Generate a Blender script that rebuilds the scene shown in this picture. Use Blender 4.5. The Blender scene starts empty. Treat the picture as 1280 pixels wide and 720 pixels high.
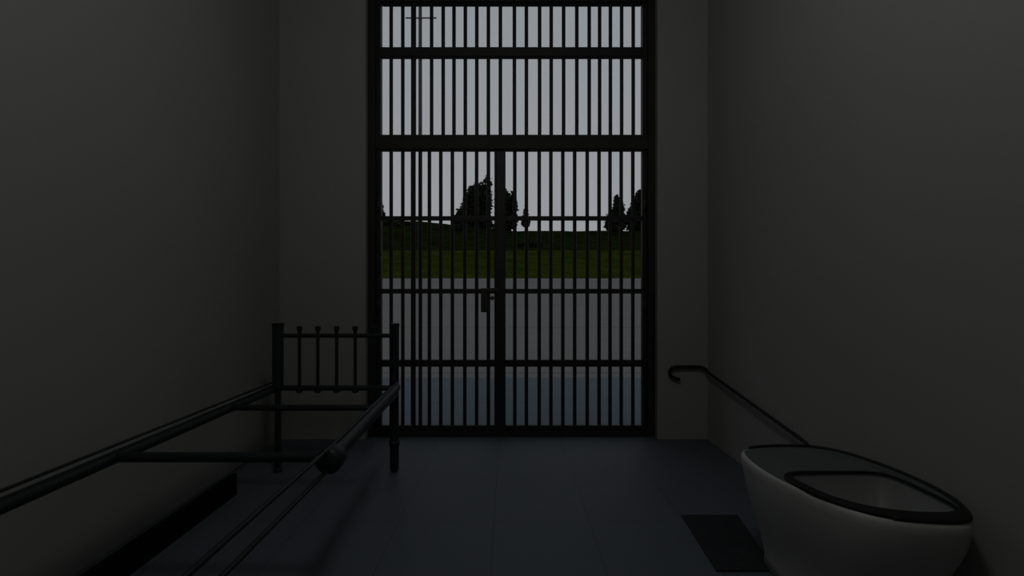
import bpy, bmesh, math, random
from mathutils import Vector, Matrix
from mathutils import noise as mnoise
random.seed(7)
S = bpy.context.scene
C = S.collection
H = 1.25          # eye height
F = 560.0         # focal length in pixels of a 1280 wide frame
VX, VY = 636.0, 360.0
WALL_Y = F*H/189.0
GATE_Y = F*H/184.0
LX, RX = -1.895, 1.645
CEIL = 3.78
BACK = -1.6

# ---------------------------------------------------------------- materials
def mat(name, col, rough=0.6, metal=0.0, var=0.0, scale=6.0, bump=0.0, bscale=40.0, spec=0.5, coords='Object'):
    m = bpy.data.materials.new(name); m.use_nodes = True
    nt = m.node_tree; N = nt.nodes; L = nt.links
    b = N['Principled BSDF']
    b.inputs['Roughness'].default_value = rough
    b.inputs['Metallic'].default_value = metal
    b.inputs['Specular IOR Level'].default_value = spec
    tc = N.new('ShaderNodeTexCoord')
    nz = N.new('ShaderNodeTexNoise'); nz.inputs['Scale'].default_value = scale; nz.inputs['Detail'].default_value = 6
    L.new(tc.outputs[coords], nz.inputs['Vector'])
    cr = N.new('ShaderNodeValToRGB')
    cr.color_ramp.elements[0].position = 0.3; cr.color_ramp.elements[1].position = 0.7
    cr.color_ramp.elements[0].color = tuple(c*(1-var) for c in col)+(1,)
    cr.color_ramp.elements[1].color = tuple(min(1, c*(1+var)) for c in col)+(1,)
    L.new(nz.outputs['Fac'], cr.inputs['Fac']); L.new(cr.outputs['Color'], b.inputs['Base Color'])
    if bump:
        n2 = N.new('ShaderNodeTexNoise'); n2.inputs['Scale'].default_value = bscale; n2.inputs['Detail'].default_value = 4
        L.new(tc.outputs[coords], n2.inputs['Vector'])
        bp = N.new('ShaderNodeBump'); bp.inputs['Strength'].default_value = bump; bp.inputs['Distance'].default_value = 0.01
        L.new(n2.outputs['Fac'], bp.inputs['Height']); L.new(bp.outputs['Normal'], b.inputs['Normal'])
    return m

def tile_mat(name, c1, c2, mortar, rough, w, hh, off, msize=0.004):
    m = bpy.data.materials.new(name); m.use_nodes = True
    nt = m.node_tree; N = nt.nodes; L = nt.links
    b = N['Principled BSDF']; b.inputs['Roughness'].default_value = rough
    b.inputs['Specular IOR Level'].default_value = 0.05 if name == 'concrete_paving' else 0.35
    tc = N.new('ShaderNodeTexCoord'); mp = N.new('ShaderNodeMapping')
    mp.inputs['Location'].default_value = off
    L.new(tc.outputs['Object'], mp.inputs['Vector'])
    br = N.new('ShaderNodeTexBrick'); br.offset = 0; br.squash = 1
    br.inputs['Scale'].default_value = 1; br.inputs['Brick Width'].default_value = w; br.inputs['Row Height'].default_value = hh
    br.inputs['Mortar Size'].default_value = msize; br.inputs['Mortar Smooth'].default_value = 0.3
    br.inputs['Color1'].default_value = c1+(1,); br.inputs['Color2'].default_value = c2+(1,); br.inputs['Mortar'].default_value = mortar+(1,)
    L.new(mp.outputs['Vector'], br.inputs['Vector'])
    nz = N.new('ShaderNodeTexNoise'); nz.inputs['Scale'].default_value = 3; nz.inputs['Detail'].default_value = 5
    L.new(tc.outputs['Object'], nz.inputs['Vector'])
    mr = N.new('ShaderNodeMapRange'); mr.inputs['To Min'].default_value = 0.9; mr.inputs['To Max'].default_value = 1.1
    L.new(nz.outputs['Fac'], mr.inputs['Value'])
    mx = N.new('ShaderNodeVectorMath'); mx.operation = 'SCALE'
    L.new(br.outputs['Color'], mx.inputs[0]); L.new(mr.outputs['Result'], mx.inputs['Scale'])
    L.new(mx.outputs['Vector'], b.inputs['Base Color'])
    return m

M = {}
M['plaster'] = mat('plaster', (0.30, 0.30, 0.288), 0.92, var=0.03, scale=1.2, bump=0.05, bscale=30, spec=0.2)
M['ceiling'] = mat('ceiling_plaster', (0.32, 0.32, 0.30), 0.95, var=0.03, scale=1.0, bump=0.05, spec=0.2)
M['floor'] = tile_mat('cell_floor', (0.084, 0.102, 0.122), (0.080, 0.100, 0.116), (0.054, 0.066, 0.078), 0.6, 0.51, 0.9, (0.08, 0.3, 0))
M['porch'] = tile_mat('porch_tile', (0.040, 0.068, 0.086), (0.040, 0.068, 0.086), (0.01, 0.015, 0.02), 0.6, 200, 1.17, (100.1, -0.2, 0), 0.008)
M['pave'] = tile_mat('concrete_paving', (0.182, 0.178, 0.168), (0.182, 0.178, 0.168), (0.135, 0.132, 0.126), 0.95, 200, 3.3, (100.9, 0.05, 0), 0.04)
M['grass'] = mat('lawn', (0.028, 0.042, 0.004), 0.95, var=0.35, scale=0.7, bump=0.6, bscale=12, spec=0.0)
M['scrub'] = mat('rough_grass', (0.011, 0.017, 0.003), 0.95, var=0.4, scale=0.9, bump=0.8, bscale=9, spec=0.0)
M['leaf'] = mat('dark_foliage', (0.020, 0.026, 0.013), 0.8, var=0.4, scale=1.5, spec=0.1)
M['bark'] = mat('bark', (0.02, 0.017, 0.013), 0.9, var=0.3, scale=5, bump=0.6)
M['gate'] = mat('black_painted_steel', (0.016, 0.018, 0.017), 0.55, metal=0.0, var=0.2, scale=9, bump=0.1, bscale=60, spec=0.3)
M['gate_frame'] = mat('worn_frame_steel', (0.020, 0.021, 0.018), 0.65, metal=0.0, var=0.25, scale=5, bump=0.1, bscale=60, spec=0.3)
M['lock'] = mat('lock_steel', (0.03, 0.03, 0.027), 0.45, metal=0.3, var=0.2, scale=20)
M['brass'] = mat('keyhole_metal', (0.30, 0.29, 0.26), 0.35, metal=0.8, var=0.1, scale=30)
M['bed'] = mat('bed_steel', (0.011, 0.016, 0.017), 0.5, metal=0.1, var=0.3, scale=12, bump=0.06, bscale=80, spec=0.4)
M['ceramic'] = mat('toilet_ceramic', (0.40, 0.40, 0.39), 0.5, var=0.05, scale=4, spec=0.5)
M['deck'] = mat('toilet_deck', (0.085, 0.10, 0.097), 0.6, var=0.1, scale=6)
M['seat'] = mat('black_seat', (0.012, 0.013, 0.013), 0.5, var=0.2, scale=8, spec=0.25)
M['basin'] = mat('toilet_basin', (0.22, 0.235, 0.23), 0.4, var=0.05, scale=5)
M['pipe'] = mat('pipe_steel', (0.010, 0.011, 0.010), 0.5, metal=0.2, var=0.2, scale=20, spec=0.3)
M['mat'] = mat('black_rubber', (0.022, 0.025, 0.028), 0.85, var=0.2, scale=20, bump=0.4, bscale=120, spec=0.2)
M['board'] = mat('black_board', (0.006, 0.006, 0.006), 0.9, var=0.2, scale=8, spec=0.1)
M['pole'] = mat('pole_wood', (0.05, 0.048, 0.042), 0.9, var=0.2, scale=5, bump=0.3)

# ---------------------------------------------------------------- helpers
def obj(name, bm, m, parent=None, smooth=False):
    me = bpy.data.meshes.new(name)
    bmesh.ops.recalc_face_normals(bm, faces=bm.faces)
    bm.to_mesh(me); bm.free()
    if smooth:
        for p in me.polygons: p.use_smooth = True
    me.materials.append(m)
    o = bpy.data.objects.new(name, me); C.objects.link(o)
    if parent is not None:
        o.parent = parent
        o.matrix_parent_inverse = Matrix.Translation(-parent.location)
    return o
def bevel(o, w=0.004, seg=2):
    md = o.modifiers.new('bevel', 'BEVEL'); md.width = w; md.segments = seg; md.limit_method = 'ANGLE'; md.angle_limit = math.radians(35)
    return o
def tag(o, label=None, cat=None, group=None, kind=None):
    if label: o['label'] = label
    if cat: o['category'] = cat
    if group: o['group'] = group
    if kind: o['kind'] = kind
    return o
def thing(name, loc, label, cat, group=None):
    o = bpy.data.objects.new(name, None); o.empty_display_size = 0.1
    C.objects.link(o); o.location = loc
    return tag(o, label, cat, group)
def box(bm, x0, x1, y0, y1, z0, z1):
    vs = [bm.verts.new((x, y, z)) for z in (z0, z1) for (x, y) in ((x0, y0), (x1, y0), (x1, y1), (x0, y1))]
    for f in ((0, 1, 2, 3), (4, 5, 6, 7), (0, 1, 5, 4), (1, 2, 6, 5), (2, 3, 7, 6), (3, 0, 4, 7)):
        bm.faces.new([vs[i] for i in f])
def tube(bm, pts, r, n=12, caps=True):
    pts = [Vector(p) for p in pts]
    rs = r if isinstance(r, (list, tuple)) else [r]*len(pts)
    rings = []
    up = None
    for i, p in enumerate(pts):
        a = pts[max(0, i-1)]; b = pts[min(len(pts)-1, i+1)]
        t = (b-a)
        if t.length < 1e-9: t = Vector((0, 0, 1))
        t.normalize()
        if up is None:
            up = Vector((0, 0, 1)) if abs(t.z) < 0.9 else Vector((1, 0, 0))
        u = (up - t*up.dot(t)).normalized(); v = t.cross(u); up = u
        rings.append([bm.verts.new(p+(u*math.cos(k*2*math.pi/n)+v*math.sin(k*2*math.pi/n))*rs[i]) for k in range(n)])
    for a, b in zip(rings, rings[1:]):
        for k in range(n):
            bm.faces.new((a[k], a[(k+1) % n], b[(k+1) % n], b[k]))
    if caps:
        bm.faces.new(rings[0]); bm.faces.new(rings[-1])
def lathe(bm, cx, cy, prof, n=16):
    rings = [[bm.verts.new((cx+r*math.cos(2*math.pi*k/n), cy+r*math.sin(2*math.pi*k/n), z)) for k in range(n)] for r, z in prof]
    for a, b in zip(rings, rings[1:]):
        for k in range(n): bm.faces.new((a[k], a[(k+1) % n], b[(k+1) % n], b[k]))
    bm.faces.new(rings[0]); bm.faces.new(rings[-1])
def NB(): return bmesh.new()
def boxo(name, m, parent, *a, bev=0.003):
    bm = NB(); box(bm, *a); o = obj(name, bm, m, parent)
    if bev: bevel(o, bev)
    return o
def rodo(name, m, parent, pts, r, n=12):
    bm = NB(); tube(bm, pts, r, n); o = obj(name, bm, m, parent, smooth=True)
    md = o.modifiers.new('edge', 'EDGE_SPLIT'); md.split_angle = math.radians(50)
    return o
def struct(name, bm, m):
    o = obj(name, bm, m); o['kind'] = 'structure'; return o

# the gate stands GATE_Y away: metres on the gate plane for a pixel of the photograph
GS = 184.0/H
def gx(x): return (x-VX)/GS
def gz(y): return H-(y-VY)/GS

# ---------------------------------------------------------------- room shell
T = 0.22                       # wall thickness
OL, OR = (457-VX)*H/189.0, (822-VX)*H/189.0      # the opening
TOPZ = gz(-9)
b = NB(); box(b, LX-0.2, RX+0.2, BACK-0.2, WALL_Y+T, -0.2, 0); struct('floor', b, M['floor'])
b = NB(); box(b, LX-0.2, RX+0.2, BACK-0.2, WALL_Y+T, CEIL, CEIL+0.2); struct('ceiling', b, M['ceiling'])
b = NB(); box(b, LX-0.2, LX, BACK-0.2, WALL_Y+T, 0, CEIL); struct('wall_left', b, M['plaster'])
b = NB(); box(b, RX, RX+0.2, BACK-0.2, WALL_Y+T, 0, CEIL); struct('wall_right', b, M['plaster'])
b = NB(); box(b, LX, RX, BACK-0.2, BACK, 0, CEIL); struct('wall_rear', b, M['plaster'])
b = NB()
box(b, LX, OL, WALL_Y, WALL_Y+T, 0, CEIL); box(b, OR, RX, WALL_Y, WALL_Y+T, 0, CEIL); box(b, OL, OR, WALL_Y, WALL_Y+T, TOPZ, CEIL)
struct('wall_front', b, M['plaster'])

# ---------------------------------------------------------------- gate: fixed frame with grille above, two barred leaves
ft = 0.10
y0, y1 = GATE_Y-0.05, GATE_Y+0.05
yb = GATE_Y
BR = 2.35/GS
fr = thing('gate_surround', (0, GATE_Y, 0), 'black steel gate frame with fixed upper grille of vertical bars above the two leaves', 'gate frame')
XL, XR = OL+0.001, OR-0.001
ix0, ix1 = gx(477), gx(802)
boxo('jamb', M['gate_frame'], fr, XL, gx(471), y0, y1, 0.0, TOPZ-0.001)
boxo('jamb', M['gate_frame'], fr, gx(808), XR, y0, y1, 0.0, TOPZ-0.001)
boxo('upper_stile', M['gate'], fr, gx(471)+0.001, ix0, y0+0.02, y1-0.02, gz(172), TOPZ-0.001)
boxo('upper_stile', M['gate'], fr, ix1, gx(808)-0.001, y0+0.02, y1-0.02, gz(172), TOPZ-0.001)
boxo('top_rail', M['gate_frame'], fr, ix0, ix1, y0+0.01, y1-0.01, gz(5), TOPZ-0.001)
boxo('upper_rail', M['gate'], fr, ix0, ix1, y0+0.02, y1-0.02, gz(72), gz(61))
boxo('transom', M['gate_frame'], fr, gx(471)+0.001, gx(808)-0.001, y0+0.005, y1-0.005, gz(188), gz(170.5))
boxo('threshold', M['gate_frame'], fr, gx(471)+0.001, gx(808)-0.001, y0+0.005, y1-0.005, 0.0, gz(537.5))
upper = [489, 503.5, 517, 539.5, 554, 567.5, 581.7, 596, 610.5, 625.5, 643, 658, 674.5, 689, 704.5, 721, 736.5, 749.5, 763, 777, 791.5]
for x in upper:
    rodo('bar', M['gate'], fr, [(gx(x), yb, gz(171)), (gx(x), yb, gz(4))], BR*(1.42 if x == 517 else 1.0))

def leaf(label, xa, xb, sa, sb, bars, lock):
    # xa..xb outer edges in px; sa hinge stile inner px; sb meeting stile inner px
    t = thing('gate_leaf', (gx(xa if lock else xb), GATE_Y, 0.03), label, 'gate', 'barred gate leaves')
    yl0, yl1 = GATE_Y-0.025, GATE_Y+0.025
    lo, hi = min(xa, xb), max(xa, xb)
    zt, zb = gz(189), gz(537)
    if lock:
        boxo('hinge_stile', M['gate'], t, gx(lo), gx(sa), yl0, yl1, zb, zt)
        boxo('meeting_stile', M['gate_frame'], t, gx(sb), gx(hi), yl0, yl1, zb, gz(190))
        x0, x1 = gx(sa), gx(sb)
    else:
        boxo('hinge_stile', M['gate'], t, gx(sa), gx(hi), yl0, yl1, zb, zt)
        boxo('meeting_stile', M['gate_frame'], t, gx(lo), gx(sb), yl0, yl1, zb, gz(190))
        x0, x1 = gx(sb), gx(sa)
    for (ya, yc) in ((270.5, 275.5), (361, 367), (449.5, 458), (531, 537)):
        boxo('rail', M['gate'], t, x0, x1, yl0+0.004, yl1-0.004, gz(yc), gz(ya), bev=0.002)
    for x in bars:
        rodo('bar', M['gate'], t, [(gx(x), yb, zb+0.01), (gx(x), yb, zt)], BR*(1.35 if x == 516.6 else 1.0))
    for z in (0.35, 1.1, 1.95):
        hx = gx(lo)+0.018 if lock else gx(hi)-0.018
        bm = NB(); lathe(bm, hx, yl0-0.012, [(0.010, z-0.045), (0.013, z-0.04), (0.013, z+0.04), (0.010, z+0.045)], 12)
        obj('hinge', bm, M['gate'], t, smooth=True)
    if lock:
        boxo('cover_strip', M['gate'], t, gx(621), gx(630.5), yl0-0.008, yl0-0.0005, zb, gz(191), bev=0.002)
        lk = boxo('lock_case', M['lock'], t, gx(601.5), gx(611.5), yl0-0.03, yl1+0.01, gz(390), gz(360), bev=0.006)
        boxo('latch_bolt', M['lock'], t, gx(611), gx(622), yl0-0.02, yl0-0.001, gz(365), gz(360), bev=0.002)
        bm = NB()
        tube(bm, [(gx(615.5), yl0-0.02, gz(372.5)), (gx(615.5), yl0-0.001, gz(372.5))], 0.017, 16)
        tube(bm, [(gx(615.5), yl0-0.035, gz(372.5)), (gx(615.5), yl0-0.02, gz(372.5))], 0.010, 12)
        obj('knob', bm, M['lock'], t, smooth=True)
        bm = NB(); tube(bm, [(gx(615.5), yl0-0.039, gz(372.5)), (gx(615.5), yl0-0.036, gz(372.5))], 0.006, 10)
        obj('keyhole', bm, M['brass'], t)
    return t
leaf('left black barred gate leaf carrying the lock case beside the centre post', 471.5, 625, 477.2, 618, [489, 503.5, 516.6, 525.5, 536.8, 551, 565.5, 581, 595.8, 610.5], True)
leaf('right black barred gate leaf without a lock, nearest the toilet', 625.4, 807.5, 802, 632, [643.5, 658, 674, 688.6, 703.5, 718.3, 734, 748.8, 762.5, 776.5, 791], False)

# ---------------------------------------------------------------- bed
BS = 229.0
BY = F*H/BS
def bx(x, s=BS): return (x-VX)*H/s
def bz(y, s=BS): return H-(y-VY)*H/s
bed = thing('bed_frame', (-1.17, BY, 0), 'bare dark metal single bed frame without mattress along the left wall', 'bed')
XA, XB = bx(347.5), bx(493)       # the two headboard posts
for (px, hx) in ((XA, 0), (XB, 1)):
    bm = NB()
    top = bz(404)
    if hx == 0:
        prof = [(0.030, 0), (0.030, 0.012), (0.021, 0.03), (0.020, 0.55), (0.036, 0.565), (0.036, top-0.02), (0.040, top-0.016), (0.040, top-0.004), (0.034, top)]
    else:
        prof = [(0.022, 0), (0.030, 0.012), (0.030, 0.17), (0.036, 0.18), (0.036, 0.20), (0.030, 0.21), (0.030, 0.56), (0.032, top-0.02), (0.035, top-0.016), (0.035, top-0.004), (0.028, top)]
    lathe(bm, px, BY, prof, 20); obj('post', bm, M['bed'], bed, smooth=False)
rodo('head_rail', M['bed'], bed, [(XA+0.02, BY, bz(419.5)), (XB-0.02, BY, bz(419.5))], 0.0145)
lowz = bz(485)
rodo('lower_head_rail', M['bed'], bed, [(XA+0.02, BY, lowz), (XB-0.02, BY, lowz)], 0.019)
for k, x in enumerate((374.4, 397.3, 420.8, 444, 467.3)):
    X = bx(x); bm = NB(); zt = bz(409)
    lathe(bm, X, BY, [(0.010, lowz-0.034), (0.022, lowz-0.026), (0.022, lowz-0.012), (0.011, lowz), (0.011, bz(419.5)), (0.012, bz(414)), (0.018, bz(413)), (0.018, zt+0.006), (0.011, zt)], 14)
    obj('spindle', bm, M['bed'], bed, smooth=False)
FY = 0.97                       # foot end of the bed
ZU, ZL = 0.610, 0.520
# left side rail
XLR, XRR = XA-0.012, XB+0.040
XLR = -1.600; XRR = -0.722
sr = rodo('side_rail', M['bed'], bed, [(XLR, BY, 0.563), (XLR, FY, 0.563)], [0.026, 0.026], 16)
rodo('rail_rod', M['bed'], sr, [(XLR, BY, 0.611), (XLR, FY, 0.611)], 0.0065, 8).matrix_parent_inverse = Matrix.Identity(4)
# right side rail: thick tube from the head post to the coupling, two thin rods over its whole length
JY = F*H/388.0
sr = rodo('side_rail', M['bed'], bed, [(XB+0.01, BY, 0.572), (XRR, JY, 0.565)], [0.032, 0.036], 16)
for z in (ZU-0.004, ZL+0.004):
    rodo('rail_rod', M['bed'], sr, [(XB+0.02, BY, z), (XRR, JY, z), (XRR, FY, z)], 0.0082, 8).matrix_parent_inverse = Matrix.Identity(4)
bm = NB(); tube(bm, [(XRR, JY+0.065, 0.560), (XRR, JY+0.05, 0.560), (XRR, JY-0.012, 0.556), (XRR, JY-0.028, 0.556)], [0.040, 0.052, 0.054, 0.040], 18)
obj('coupling', bm, M['bed'], bed, smooth=True)
CY = F*H/273.0
rodo('crossbar', M['bed'], bed, [(XLR, CY, 0.565), (XRR, CY, 0.565)], 0.0175)
rodo('crossbar', M['bed'], bed, [(XLR, JY+0.01, 0.565), (XRR, JY+0.01, 0.565)], 0.0200)
rodo('crossbar', M['bed'], bed, [(XLR, FY, 0.565), (XRR, FY, 0.565)], 0.02)
for X in (XLR, XRR):
    bm = NB(); lathe(bm, X, FY, [(0.03, 0), (0.022, 0.02), (0.022, 0.60), (0.015, 0.61)], 16); obj('leg', bm, M['bed'], bed)

# long black board under the bed
bd = boxo('black_board', M['board'], None, -1.675, -1.645, 1.0, F*H/258.0, 0.0, 0.13, bev=0.003)
tag(bd, 'long low black board standing on edge on the floor under the bed', 'board')

# ---------------------------------------------------------------- toilet
def smooth_loop(pts, n=6):
    out = []; L = len(pts)
    for i in range(L):
        p0, p1, p2, p3 = [Vector(pts[(i+k-1) % L]) for k in range(4)]
        for j in range(n):
            t = j/n
            out.append(0.5*((2*p1)+(p2-p0)*t+(2*p0-5*p1+4*p2-p3)*t*t+(3*p1-p0-3*p2+p3)*t**3))
    return out
outer = smooth_loop([(1.055, 1.93), (1.085, 2.08), (1.20, 2.135), (1.40, 2.14), (1.52, 2.08), (1.585, 1.94), (1.61, 1.78), (1.60, 1.64), (1.56, 1.53), (1.49, 1.45), (1.36, 1.445), (1.24, 1.475), (1.16, 1.54), (1.10, 1.67), (1.065, 1.80)])
hole = smooth_loop([(1.125, 1.775), (1.16, 1.812), (1.30, 1.821), (1.478, 1.817), (1.526, 1.768), (1.536, 1.65), (1.530, 1.54), (1.49, 1.505), (1.40, 1.50), (1.31, 1.515), (1.23, 1.55), (1.17, 1.61), (1.14, 1.69)])
seat_out = smooth_loop([(1.09, 1.775), (1.15, 1.825), (1.30, 1.832), (1.49, 1.825), (1.535, 1.77), (1.545, 1.65), (1.535, 1.53), (1.48, 1.452), (1.36, 1.445), (1.25, 1.47), (1.17, 1.53), (1.12, 1.61), (1.095, 1.69)])
cen = Vector((1.36, 1.76))
toi = thing('toilet', (1.36, 1.76, 0), 'grey ceramic toilet with black seat ring standing against the right wall', 'toilet')
def loft(bm, loops, capb=True, capt=False):
    rings = [[bm.verts.new(v) for v in lp] for lp in loops]
    n = len(rings[0])
    for a, b in zip(rings, rings[1:]):
        for k in range(n): bm.faces.new((a[k], a[(k+1) % n], b[(k+1) % n], b[k]))
    if capb: bm.faces.new(rings[0])
    if capt: bm.faces.new(rings[-1])
def ring(loop, sc, z, c=cen, sh=(0, 0)):
    return [(c.x+(p.x-c.x)*sc[0]+sh[0], c.y+(p.y-c.y)*sc[1]+sh[1], z) for p in loop]
bm = NB()
RZ = 0.49
loft(bm, [ring(outer, (0.71, 0.74), 0.0, sh=(0.0, 0.05)), ring(outer, (0.70, 0.73), 0.05, sh=(0.0, 0.05)), ring(outer, (0.76, 0.79), 0.14, sh=(0, 0.04)),
          ring(outer, (0.86, 0.87), 0.24, sh=(0, 0.03)), ring(outer, (0.94, 0.94), 0.33, sh=(0, 0.01)), ring(outer, (0.985, 0.985), 0.40), ring(outer, (1.01, 1.012), 0.45),
          ring(outer, (1.015, 1.02), 0.475), ring(outer, (1.0, 1.0), RZ), ring(outer, (0.975, 0.975), RZ+0.002)], True, False)
obj('bowl', bm, M['ceramic'], toi, smooth=True)
# deck between outline and hole (bridged loops), with the basin inside
bm = NB()
no, nh = len(outer), len(hole)
def resample(loop, n):
    L = len(loop); ang = sorted([(math.atan2(p.y-1.66, p.x-1.33), p) for p in loop], key=lambda a: a[0])
    out = []
    for k in range(n):
        a = -math.pi+2*math.pi*k/n
        for i in range(L):
            a0, p0 = ang[i-1]; a1, p1 = ang[i]
            if i == 0: a0 -= 2*math.pi
            if a0 <= a <= a1: out.append(p0.lerp(p1, (a-a0)/max(1e-9, a1-a0))); break
        else:
            a0, p0 = ang[-1]; a1, p1 = ang[0]; a1 += 2*math.pi
            out.append(p0.lerp(p1, (a-a0)/max(1e-9, a1-a0)))
    return out
NN = 96
ro = resample(ring and [Vector((cen.x+(p.x-cen.x)*0.98, cen.y+(p.y-cen.y)*0.98)) for p in outer], NN); rh = resample(hole, NN); rs = resample(seat_out, NN)
def lz(l, z): return [(p.x, p.y, z) for p in l]
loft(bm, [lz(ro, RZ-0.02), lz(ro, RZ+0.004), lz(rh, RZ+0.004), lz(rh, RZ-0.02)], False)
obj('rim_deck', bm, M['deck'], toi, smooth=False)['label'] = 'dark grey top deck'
bm = NB()
rc = Vector((1.34, 1.66))
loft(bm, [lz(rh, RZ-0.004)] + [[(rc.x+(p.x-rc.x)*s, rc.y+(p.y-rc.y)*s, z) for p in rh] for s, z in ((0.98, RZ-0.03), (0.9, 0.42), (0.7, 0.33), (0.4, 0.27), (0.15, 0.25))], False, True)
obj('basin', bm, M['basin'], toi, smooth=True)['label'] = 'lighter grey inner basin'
bm = NB()
ris = [p.lerp(q, 0.15) for p, q in zip(rs, rh)]
ri2 = [p.lerp(q, 0.85) for p, q in zip(rs, rh)]
loft(bm, [lz(rs, RZ+0.003), lz(rs, RZ+0.011), lz(ris, RZ+0.014), lz(ri2, RZ+0.014), lz(rh, RZ+0.011), lz(rh, RZ+0.003), lz(rs, RZ+0.003)], False)
obj('seat', bm, M['seat'], toi, smooth=False)['label'] = 'black seat ring'

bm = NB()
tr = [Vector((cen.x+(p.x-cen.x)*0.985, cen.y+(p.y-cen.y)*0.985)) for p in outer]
tube(bm, [(p.x, p.y, RZ+0.006) for p in tr[9:66]], 0.0085, 8)  # black tube stands in for the shadow between rim and wall
obj('rim_shadow', bm, M['seat'], toi, smooth=True)['label'] = 'black shadow line along the wall side of the rim'
# flush pipe: hook on the front wall, bend at the corner, down along the right wall to the toilet
py = WALL_Y-0.03
def wx(x, s=190.0): return (x-VX)*H/s
pts = [(wx(849), py, 0.502)] + [(wx(844)-0.050*math.sin(math.radians(t)), py, 0.558-0.046*math.cos(math.radians(t))) for t in range(15, 180, 15)]
pts += [(wx(850), py, 0.604), (wx(874), py, 0.604), (RX-0.06, py, 0.600), (RX-0.038, py-0.015, 0.590), (RX-0.033, 3.60, 0.563)]
pts += [(RX-0.035, 3.0, 0.485), (RX-0.035, 2.443, 0.412), (RX-0.07, 2.28, 0.395), (1.50, 2.10, 0.39)]
pp = rodo('flush_pipe', M['pipe'], None, pts, [0.0125]*15+[0.0105]*(len(pts)-15), 12)
tag(pp, 'thin black pipe with hooked end running down the right wall to the toilet', 'pipe')
# mat
def fl(x, y): s = y-VY; return ((x-VX)*H/s, F*H/s)
bm = NB()
q = [fl(851.5, 645), fl(922, 645), fl(970, 715), fl(895.5, 715)]
lo = [bm.verts.new((a, c, 0.0)) for a, c in q]; hi = [bm.verts.new((a, c, 0.008)) for a, c in q]
bm.faces.new(lo); bm.faces.new(hi)
for k in range(4): bm.faces.new((lo[k], lo[(k+1) % 4], hi[(k+1) % 4], hi[k]))
fm = bevel(obj('floor_mat', bm, M['mat']), 0.002); tag(fm, 'black rectangular mat lying on the floor beside the toilet', 'mat')

# ---------------------------------------------------------------- outside
PY = F*H/111.5                  # end of tiled porch
b = NB(); box(b, -9, 9, WALL_Y+T, PY, -0.2, -0.004); struct('porch_floor', b, M['porch'])
def crest(x, y):
    # height of the terrain outside
    e0, e1, e2, e3 = PY, 22.0, 36.0, 50.0
    z1 = H+12.0/F*e1
    z2 = H+47.0/F*e2
    pxx = x/50*F+VX
    z3 = H+(72.0+max(0, min(12.5, (640-pxx)*0.105)))/F*e3
    if y <= e1: return -0.02+(z1+0.02)*(y-e0)/(e1-e0)
    if y <= e2: return z1+(z2-z1)*(y-e1)/(e2-e1)
    if y <= e3: return z2+(z3-z2)*(y-e2)/(e3-e2)
    return z3-(y-e3)*0.12
def terrain(name, ya, yb_, ny, m, amp, w=30, nx=60):
    bm = NB(); g = []
    for j in range(ny+1):
        y = ya+(yb_-ya)*j/ny; row = []
        for i in range(nx+1):
            x = -w+2*w*i/nx
            z = crest(x, y)+amp*(math.sin(math.pi*j/ny)**0.5 if j < ny else 0.0)*(mnoise.noise(Vector((x*0.6, y*0.5, 3.1))))
            row.append(bm.verts.new((x, y, z)))
        g.append(row)
    for j in range(ny):
        for i in range(nx): bm.faces.new((g[j][i], g[j][i+1], g[j+1][i+1], g[j+1][i]))
    return struct(name, bm, m)
terrain('concrete_ground', PY, 22.0, 12, M['pave'], 0.0)
terrain('lawn_ground', 22.0, 36.0, 24, M['grass'], 0.06)
terrain('rough_grass_ground', 36.0, 60.0, 30, M['scrub'], 0.12, w=45, nx=90)

def at(x, y, d): return Vector(((x-VX)*d/F, d, H-(y-VY)*d/F))
def foliage(bm, blobs, n, size):
    tot = sum(b[3]*b[4]*b[3] for b in blobs)
    for (cx, cy, cz, rx, rz) in blobs:
        k = max(30, int(n*rx*rz*rx/tot))
        for _ in range(k):
            while True:
                v = Vector((random.uniform(-1, 1), random.uniform(-1, 1), random.uniform(-1, 1)))
                if 0.05 < v.length < 1: break
            v = v*(0.75+0.35*random.random())
            p = Vector((cx+v.x*rx, cy+v.y*rx, cz+v.z*rz))
            s = size*random.uniform(0.6, 1.3)
            R = Matrix.Rotation(random.uniform(0, 6.28), 3, Vector((random.uniform(-1, 1), random.uniform(-1, 1), random.uniform(-1, 1))).normalized())
            # folded leaf spray of two triangles
            a = [Vector((-s, 0, 0)), Vector((0, s*0.5, s*0.1)), Vector((s, 0, 0)), Vector((0, -s*0.5, s*0.1)), Vector((0, 0, -s*0.35))]
            vs = [bm.verts.new(p+R@q) for q in a]
            bm.faces.new((vs[0], vs[1], vs[2], vs[3])); bm.faces.new((vs[0], vs[1], vs[4])); bm.faces.new((vs[2], vs[3], vs[4]))
def tree(name, label, cat, px, d, blobs, n=1400, size=0.22, trunk=0.16, group=None):
    base = at(px, 0, d); gzv = crest(base.x, d)-0.15
    if name in ('tree', 'bush'): group = {'tree': 'dark trees on the crest beyond the gate', 'bush': 'dark bushes beyond the gate'}[name]
    t = thing(name, (base.x, d, gzv), label, cat, group)
    top = max(at(b[0], b[1], d).z for b in blobs)
    if trunk:
        bm = NB()
        tube(bm, [(base.x, d, gzv), (base.x+0.05, d, gzv+(top-gzv)*0.5), (base.x-0.05, d, top)], [trunk, trunk*0.7, trunk*0.25], 8)
        for b in blobs:
            q = at(b[0], b[1], d); tube(bm, [(base.x, d, gzv+(q.z-gzv)*0.55), (q.x, d, q.z)], [trunk*0.4, trunk*0.12], 6)
        obj('trunk', bm, M['bark'], t)
    bm = NB()
    bl = []
    for (x, y, rx, ry) in blobs:
        q = at(x, y, d); k = d/F; bl.append((q.x, q.y, q.z, rx*k, ry*k))
    foliage(bm, bl, n, size); obj('foliage', bm, M['leaf'], t)
    return t
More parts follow.
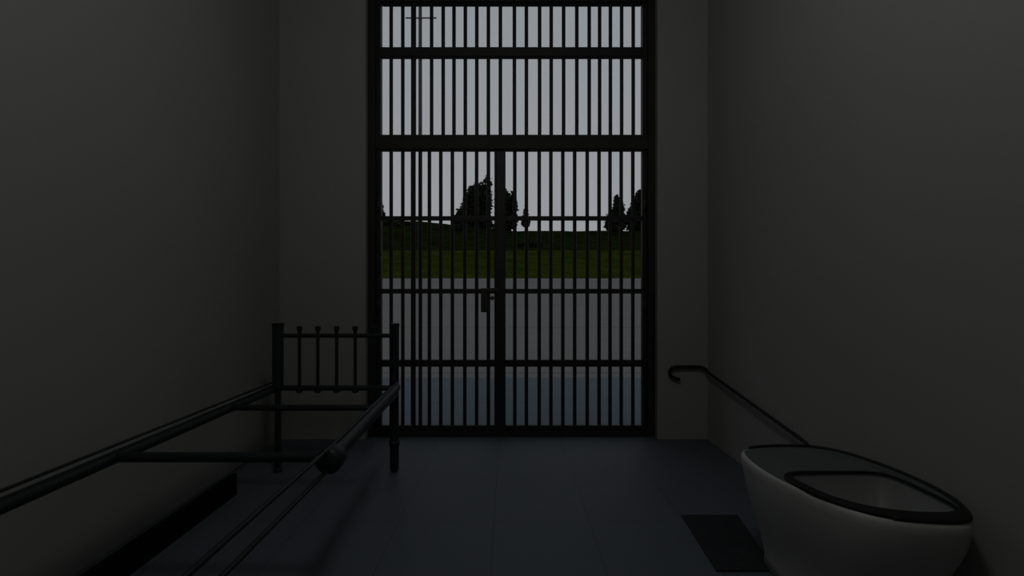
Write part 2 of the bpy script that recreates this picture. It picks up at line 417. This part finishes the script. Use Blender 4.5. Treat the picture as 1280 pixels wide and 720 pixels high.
tree('tree', 'tall dark tree left of the centre post, highest top beyond the bars', 'tree', 600, 51,
     [(597, 258, 18, 28), (609, 232, 6, 15), (588, 262, 11, 22), (604, 252, 12, 28), (599, 243, 14, 13), (598, 278, 20, 11), (588, 283, 10, 7), (610, 283, 9, 7)], 4200, 0.26)
tree('tree', 'rounded dark tree beyond the bars just right of the centre post', 'tree', 634, 48.5,
     [(633, 262, 14, 22), (640, 256, 7, 17), (627, 250, 9, 18), (636, 274, 13, 11), (631, 283, 14, 6)], 2800, 0.26)
tree('bush', 'small dark bush at the left foot of the tallest tree', 'bush', 574, 46,
     [(575, 272, 7, 12), (578, 262, 4, 8), (571, 277, 5, 7), (576, 283, 9, 5)], 700, 0.2, 0.06)
tree('conifer', 'small pointed dark conifer right of the rounded tree', 'tree', 657, 49,
     [(657, 277, 6, 8), (657, 270, 4, 9), (657.5, 262, 2.2, 7)], 600, 0.18, 0.06)
tree('tree', 'slim pointed dark tree second from the right side of the gate', 'tree', 773, 46.2,
     [(773, 262, 7, 14), (771, 252, 4, 9), (767, 272, 9, 10), (778, 275, 8, 8), (764, 280, 8, 8), (775, 283, 8, 5), (768, 286, 10, 3)], 3400, 0.22)
tree('tree', 'dark tree beyond the bars partly hidden by the right jamb', 'tree', 799, 50,
     [(800, 258, 11, 15), (799, 246, 5, 9), (793, 268, 9, 12), (806, 252, 9, 18), (798, 278, 13, 9), (789, 276, 8, 7), (794, 285, 12, 3)], 4200, 0.24)
tree('tree', 'dark tree beyond the bars partly hidden by the left jamb', 'tree', 471, 51,
     [(472, 262, 8, 12), (476, 271, 7, 7), (466, 252, 10, 16), (472, 277, 14, 9)], 2200, 0.24)
tree('hedge', 'low dark hedge on the crest at the left of the gate', 'hedge', 505, 47.5,
     [(488, 279, 9, 5), (500, 281, 10, 4.5), (512, 282, 10, 4), (524, 284, 8, 3)], 1900, 0.2, 0)
tree('bush', 'low wide dark bush on the grass right of the centre post', 'bush', 661, 38,
     [(654, 305, 7, 4), (664, 305, 8, 4), (672, 305, 6, 3.5)], 1100, 0.16, 0)
# utility pole with crossarm beyond the bars
d = 22.6; bp = at(525.3, 0, d); g0 = crest(bp.x, d)-0.2
up = thing('utility_pole', (bp.x, d, g0), 'tall thin pole with short crossarm beyond the left gate bars', 'pole')
rodo('mast', M['pole'], up, [(bp.x, d, g0), (bp.x, d, at(0, -60, d).z)], [0.105, 0.085], 10)
a, c = at(507.5, 24, d), at(546, 24, d)
rodo('crossarm', M['pole'], up, [(a.x, d-0.1, a.z), (c.x, d-0.1, c.z)], 0.035, 8)

# ---------------------------------------------------------------- light
w = bpy.data.worlds.new('overcast'); S.world = w; w.use_nodes = True
N = w.node_tree.nodes; L = w.node_tree.links
bg = N['Background']
tc = N.new('ShaderNodeTexCoord'); sp = N.new('ShaderNodeSeparateXYZ'); rp = N.new('ShaderNodeValToRGB')
L.new(tc.outputs['Generated'], sp.inputs['Vector']); L.new(sp.outputs['Z'], rp.inputs['Fac'])
e = rp.color_ramp.elements
e[0].position = 0.0; e[0].color = (0.315, 0.325, 0.330, 1)
e[1].position = 0.75; e[1].color = (0.245, 0.270, 0.300, 1)
L.new(rp.outputs['Color'], bg.inputs['Color']); bg.inputs['Strength'].default_value = 1.0
def area(name, loc, size, power, col, rot=(0, 0, 0), sy=None):
    l = bpy.data.lights.new(name, 'AREA'); l.energy = power; l.color = col; l.size = size
    if sy: l.shape = 'RECTANGLE'; l.size_y = sy
    o = bpy.data.objects.new(name, l); C.objects.link(o); o.location = loc; o.rotation_euler = rot; return o
pl = bpy.data.lights.new('ceiling_lamp', 'POINT'); pl.energy = 21.5; pl.color = (1.0, 0.99, 0.95); pl.shadow_soft_size = 0.22
lo_ = bpy.data.objects.new('ceiling_lamp', pl); C.objects.link(lo_); lo_.location = (0.0, 0.85, 3.5)
pl = bpy.data.lights.new('rear_fill', 'POINT'); pl.energy = 1.7; pl.color = (1.0, 0.98, 0.93); pl.shadow_soft_size = 0.3  # unseen fill light added behind the camera to brighten the toilet front
lo_ = bpy.data.objects.new('rear_fill', pl); C.objects.link(lo_); lo_.location = (-0.1, -1.1, 2.3)

cam = bpy.data.cameras.new('camera'); co = bpy.data.objects.new('camera', cam); C.objects.link(co)
cam.sensor_width = 36; cam.lens = F/1280*36; cam.shift_x = (640-VX)/1280; cam.clip_start = 0.02; cam.clip_end = 500
co.location = (0, 0, H); co.rotation_euler = (math.pi/2, 0, 0)
S.camera = co
vs = S.view_settings
vs.view_transform = 'Standard'; vs.look = 'None'; vs.gamma = 1; vs.exposure = 0; vs.use_curve_mapping = False
